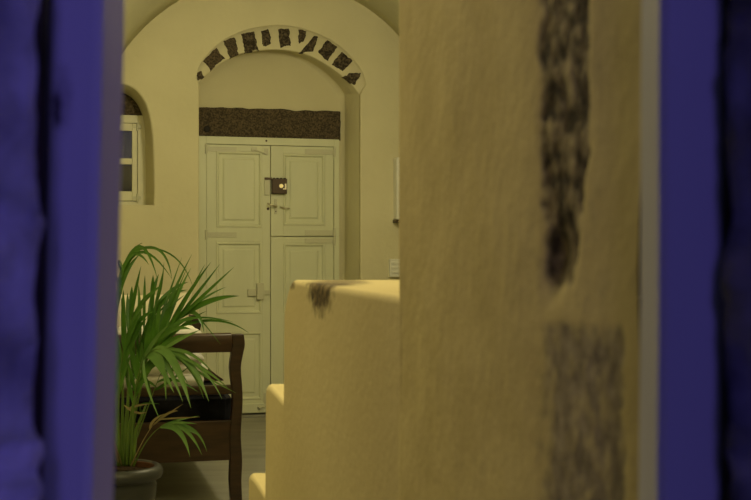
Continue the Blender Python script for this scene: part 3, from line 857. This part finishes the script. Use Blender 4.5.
def frond(rachis, leaves, r0=.006, auto=None, mats=(leaf, stemm)):
    """rachis: list of survey points; leaves: (t, ctrl, tip, width)"""
    bm = bmesh.new(); rp = [Q(*a) for a in rachis]
    pp = [bez(rp, i/16) for i in range(17)]
    tube(bm, pp, [r0*(1-.75*i/16) for i in range(17)])
    for f in bm.faces: f.material_index = 1
    for t, c, tip, w in leaves:
        blade(bm, bez(rp, t), Q(*c), Q(*tip), w)
    if auto:
        t0, t1, cnt, ln, ang, wd_ = auto
        for i in range(cnt):
            t = t0+(t1-t0)*i/(cnt-1); base = bez(rp, t); d = (bez(rp, min(1, t+.05))-bez(rp, max(0, t-.05))).normalized()
            sd = 1 if i % 2 else -1
            side = d.cross(Vector((0, -1, 0))).normalized()
            an = math.radians(ang*random.uniform(.6, 1.2))
            dr = (d*math.cos(an)+side*sd*math.sin(an)+Vector((0, random.uniform(-.35, .35), 0))).normalized()
            l = ln*random.uniform(.75, 1.1)*(1-.35*abs(2*(t-t0)/(t1-t0)-1))
            mid_ = base+dr*l*.5+Vector((0, 0, .03)); tip_ = base+dr*l-Vector((0, 0, l*random.uniform(.02, .22)))
            blade(bm, base, mid_, tip_, wd_*random.uniform(.8, 1.15))
    return obj('frond', bm, list(mats), palm)
D = 5.36
# the big fan leaning right
frond([(131, 464, 5.36), (133, 400, 5.34), (146, 345, 5.30), (190, 308, 5.26)], [
    (.72, (160, 315, 5.3), (192, 254, 5.34), .017), (.76, (173, 300, 5.3), (191, 268, 5.45), .015),
    (.78, (182, 300, 5.24), (211, 262, 5.2), .018), (.83, (186, 300, 5.24), (205, 264, 5.14), .014),
    (.86, (192, 300, 5.22), (220, 264, 5.3), .017), (.88, (198, 300, 5.2), (234, 267, 5.1), .015),
    (.9, (200, 297, 5.2), (226, 287, 5.3), .012), (.9, (206, 296, 5.2), (239, 296, 5.12), .024),
    (.86, (195, 312, 5.2), (233, 322, 5.1), .010), (.8, (215, 308, 5.2), (249, 333, 5.1), .011),
    (.95, (200, 306, 5.2), (204, 333, 5.12), .018), (.97, (190, 304, 5.25), (221, 345, 5.1), .007),
    (.6, (150, 320, 5.3), (164, 268, 5.4), .016), (.62, (158, 322, 5.3), (182, 257, 5.46), .013), (.66, (160, 330, 5.2), (187, 268, 5.1), .016)], auto=(.42, .80, 10, .32, 20, .015))
# two upright centre fronds
frond([(124, 464, 5.38), (124, 400, 5.4), (132, 350, 5.42), (158, 300, 5.44)], [(.98, (162, 290, 5.44), (164, 262, 5.44), .010)], auto=(.4, .95, 18, .33, 20, .017))
frond([(120, 464, 5.33), (116, 400, 5.30), (119, 350, 5.28), (134, 312, 5.26)], [(.9, (133, 300, 5.26), (141, 266, 5.24), .017)], auto=(.35, .95, 18, .30, 18, .019))
frond([(127, 464, 5.30), (128, 410, 5.22), (138, 365, 5.15), (165, 330, 5.1)], [], auto=(.4, .98, 16, .28, 24, .021))
# the frond that arches over at the top, with drooping leaflets
frond([(116, 464, 5.40), (114, 380, 5.42), (112, 320, 5.44), (121, 285, 5.46), (117, 252, 5.44), (142, 243, 5.4)], [
    (.55, (118, 250, 5.4), (152, 246, 5.38), .020), (.60, (134, 220, 5.4), (172, 279, 5.3), .014),
    (.65, (140, 212, 5.4), (158, 281, 5.3), .016), (.78, (136, 244, 5.4), (149, 265, 5.3), .015),
    (.85, (166, 232, 5.4), (172, 280, 5.25), .013), (.9, (178, 240, 5.4), (193, 287, 5.3), .007),
    (.7, (116, 250, 5.4), (124, 272, 5.3), .014), (.50, (118, 275, 5.4), (140, 254, 5.45), .024), (.45, (116, 280, 5.4), (132, 250, 5.5), .020), (.62, (112, 262, 5.4), (105, 290, 5.3), .016)], r0=.006)
# low centre frond drooping towards the viewer's right
frond([(130, 464, 5.30), (134, 420, 5.22), (132, 372, 5.16), (142, 342, 5.12), (166, 350, 5.08)], [
    (.72, (152, 345, 5.1), (174, 393, 5.0), .036), (.78, (160, 340, 5.1), (183, 402, 5.0), .028), (.85, (172, 340, 5.05), (191, 408, 4.95), .036),
    (.92, (190, 346, 5.05), (209, 402, 4.98), .030), (.95, (190, 355, 5.05), (204, 399, 5.1), .014), (.98, (200, 362, 5.0), (228, 388, 4.95), .014), (.98, (205, 360, 5.0), (222, 399, 4.95), .012),
    (1, (195, 372, 5.05), (236, 393, 5.1), .010), (.9, (165, 360, 5.05), (166, 400, 5.0), .018), (.7, (140, 375, 5.1), (160, 420, 5.0), .012),
    (.6, (150, 340, 5.1), (170, 324, 5.0), .016), (.97, (180, 338, 5.0), (200, 330, 5.0), .014), (1, (190, 346, 5.0), (212, 372, 5.0), .014)], mats=(leaf2, stemm), r0=.005)
frond([(127, 464, 5.42), (140, 430, 5.44), (150, 400, 5.46), (160, 375, 5.48)], [
    (.8, (165, 385, 5.4), (190, 366, 5.4), .014), (.9, (172, 372, 5.4), (198, 392, 5.4), .014), (.7, (150, 385, 5.4), (138, 360, 5.4), .018), (.85, (140, 372, 5.4), (128, 398, 5.4), .016), (1, (176, 360, 5.4), (188, 384, 5.4), .014),
    (.5, (130, 400, 5.4), (160, 404, 5.4), .012)], r0=.005)
# small pale frond low down on the right
frond([(134, 466, 5.28), (142, 446, 5.22), (152, 430, 5.2), (166, 424, 5.18)], [
    (.85, (182, 420, 5.15), (190, 457, 5.1), .024), (.93, (186, 418, 5.15), (202, 455, 5.1), .018), (1, (198, 420, 5.15), (207, 452, 5.2), .012),
    (1, (180, 421, 5.15), (197, 424, 5.1), .010), (.85, (172, 420, 5.2), (199, 416, 5.2), .009), (.97, (185, 426, 5.15), (200, 436, 5.15), .012)], mats=(leaf2, stemm), r0=.0035)
frond([(131, 466, 5.30), (138, 450, 5.26), (148, 428, 5.22), (160, 418, 5.2)], [
    (.8, (158, 420, 5.2), (183, 404, 5.2), .008), (.9, (170, 410, 5.2), (178, 411, 5.2), .010), (.95, (172, 418, 5.2), (200, 417, 5.1), .007), (.7, (150, 420, 5.2), (164, 414, 5.2), .012)], mats=(dryleaf, dryleaf), r0=.003)
# stems of the clump
bm = bmesh.new()
for (x, dx, d0, top_) in ((118, -2, 5.30, 395), (122, 1, 5.40, 380), (126, 3, 5.35, 370), (129, 8, 5.40, 390), (132, 14, 5.32, 405), (115, -3, 5.38, 380)):
    a = Q(x, 466, d0); b_ = Q(x+dx*.3, 430, d0); c = Q(x+dx, top_, d0)
    tube(bm, [a, a.lerp(b_, .5), b_, b_.lerp(c, .5), c], [.010, .0095, .008, .0065, .004])
obj('stem_clump', bm, stemm, palm, smooth=True)
for p0, c, p1 in (((119, 466, 5.3), (116, 452, 5.26), (113, 440, 5.24)), ((122, 466, 5.3), (117, 450, 5.26), (112, 434, 5.2)), ((124, 405, 5.3), (136, 416, 5.2), (147, 412, 5.2)), ((127, 410, 5.3), (133, 405, 5.2), (150, 404, 5.2))):
    bm = bmesh.new(); blade(bm, Q(*p0), Q(*c), Q(*p1), .010)
    obj('dry_sheath', bm, dryleaf, palm)

# ---------------------------------------------------------------- light
def point(name, loc, e, col, r=.08):
    l = bpy.data.lights.new(name, 'POINT'); l.energy = e; l.color = col; l.shadow_soft_size = r
    o = bpy.data.objects.new(name, l); C.objects.link(o); o.location = loc; return o
WARM = (1.0, .88, .55)
point('room_lamp_far', (.0, 6.4, 2.6), 66, WARM, .12)
point('room_lamp_near', (-.55, 2.3, 2.65), 62, (1.0, .86, .48), .12)
BLUE = (.24, .18, 1.0)
point('blue_courtyard_lamp', (2.0, -.6, 1.8), 27, BLUE, .15)
point('blue_jamb_fill', (-.02, -1.3, 1.95), 20, BLUE, .12)  # unseen fill light, added to put blue on both jamb fronts
W = bpy.data.worlds.new('night'); bpy.context.scene.world = W; W.use_nodes = True
bgn = W.node_tree.nodes['Background']; bgn.inputs[0].default_value = (.12, .13, .30, 1); bgn.inputs[1].default_value = .10

# ---------------------------------------------------------------- camera
cam = bpy.data.cameras.new('camera'); co = bpy.data.objects.new('camera', cam); C.objects.link(co)
co.location = (0, 0, H); co.rotation_euler = (math.pi/2, 0, 0)
cam.sensor_width = 36; cam.lens = F/751*36; cam.clip_start = .02
cam.dof.use_dof = True; cam.dof.focus_distance = 6.5; cam.dof.aperture_fstop = 15
sc = bpy.context.scene; sc.camera = co
sc.view_settings.view_transform = 'Standard'; sc.view_settings.look = 'None'; sc.view_settings.gamma = 1; sc.view_settings.exposure = 0
sc.view_settings.use_curve_mapping = False
sc.cycles.max_bounces = 10; sc.cycles.diffuse_bounces = 6
sc.cycles.use_denoising = True
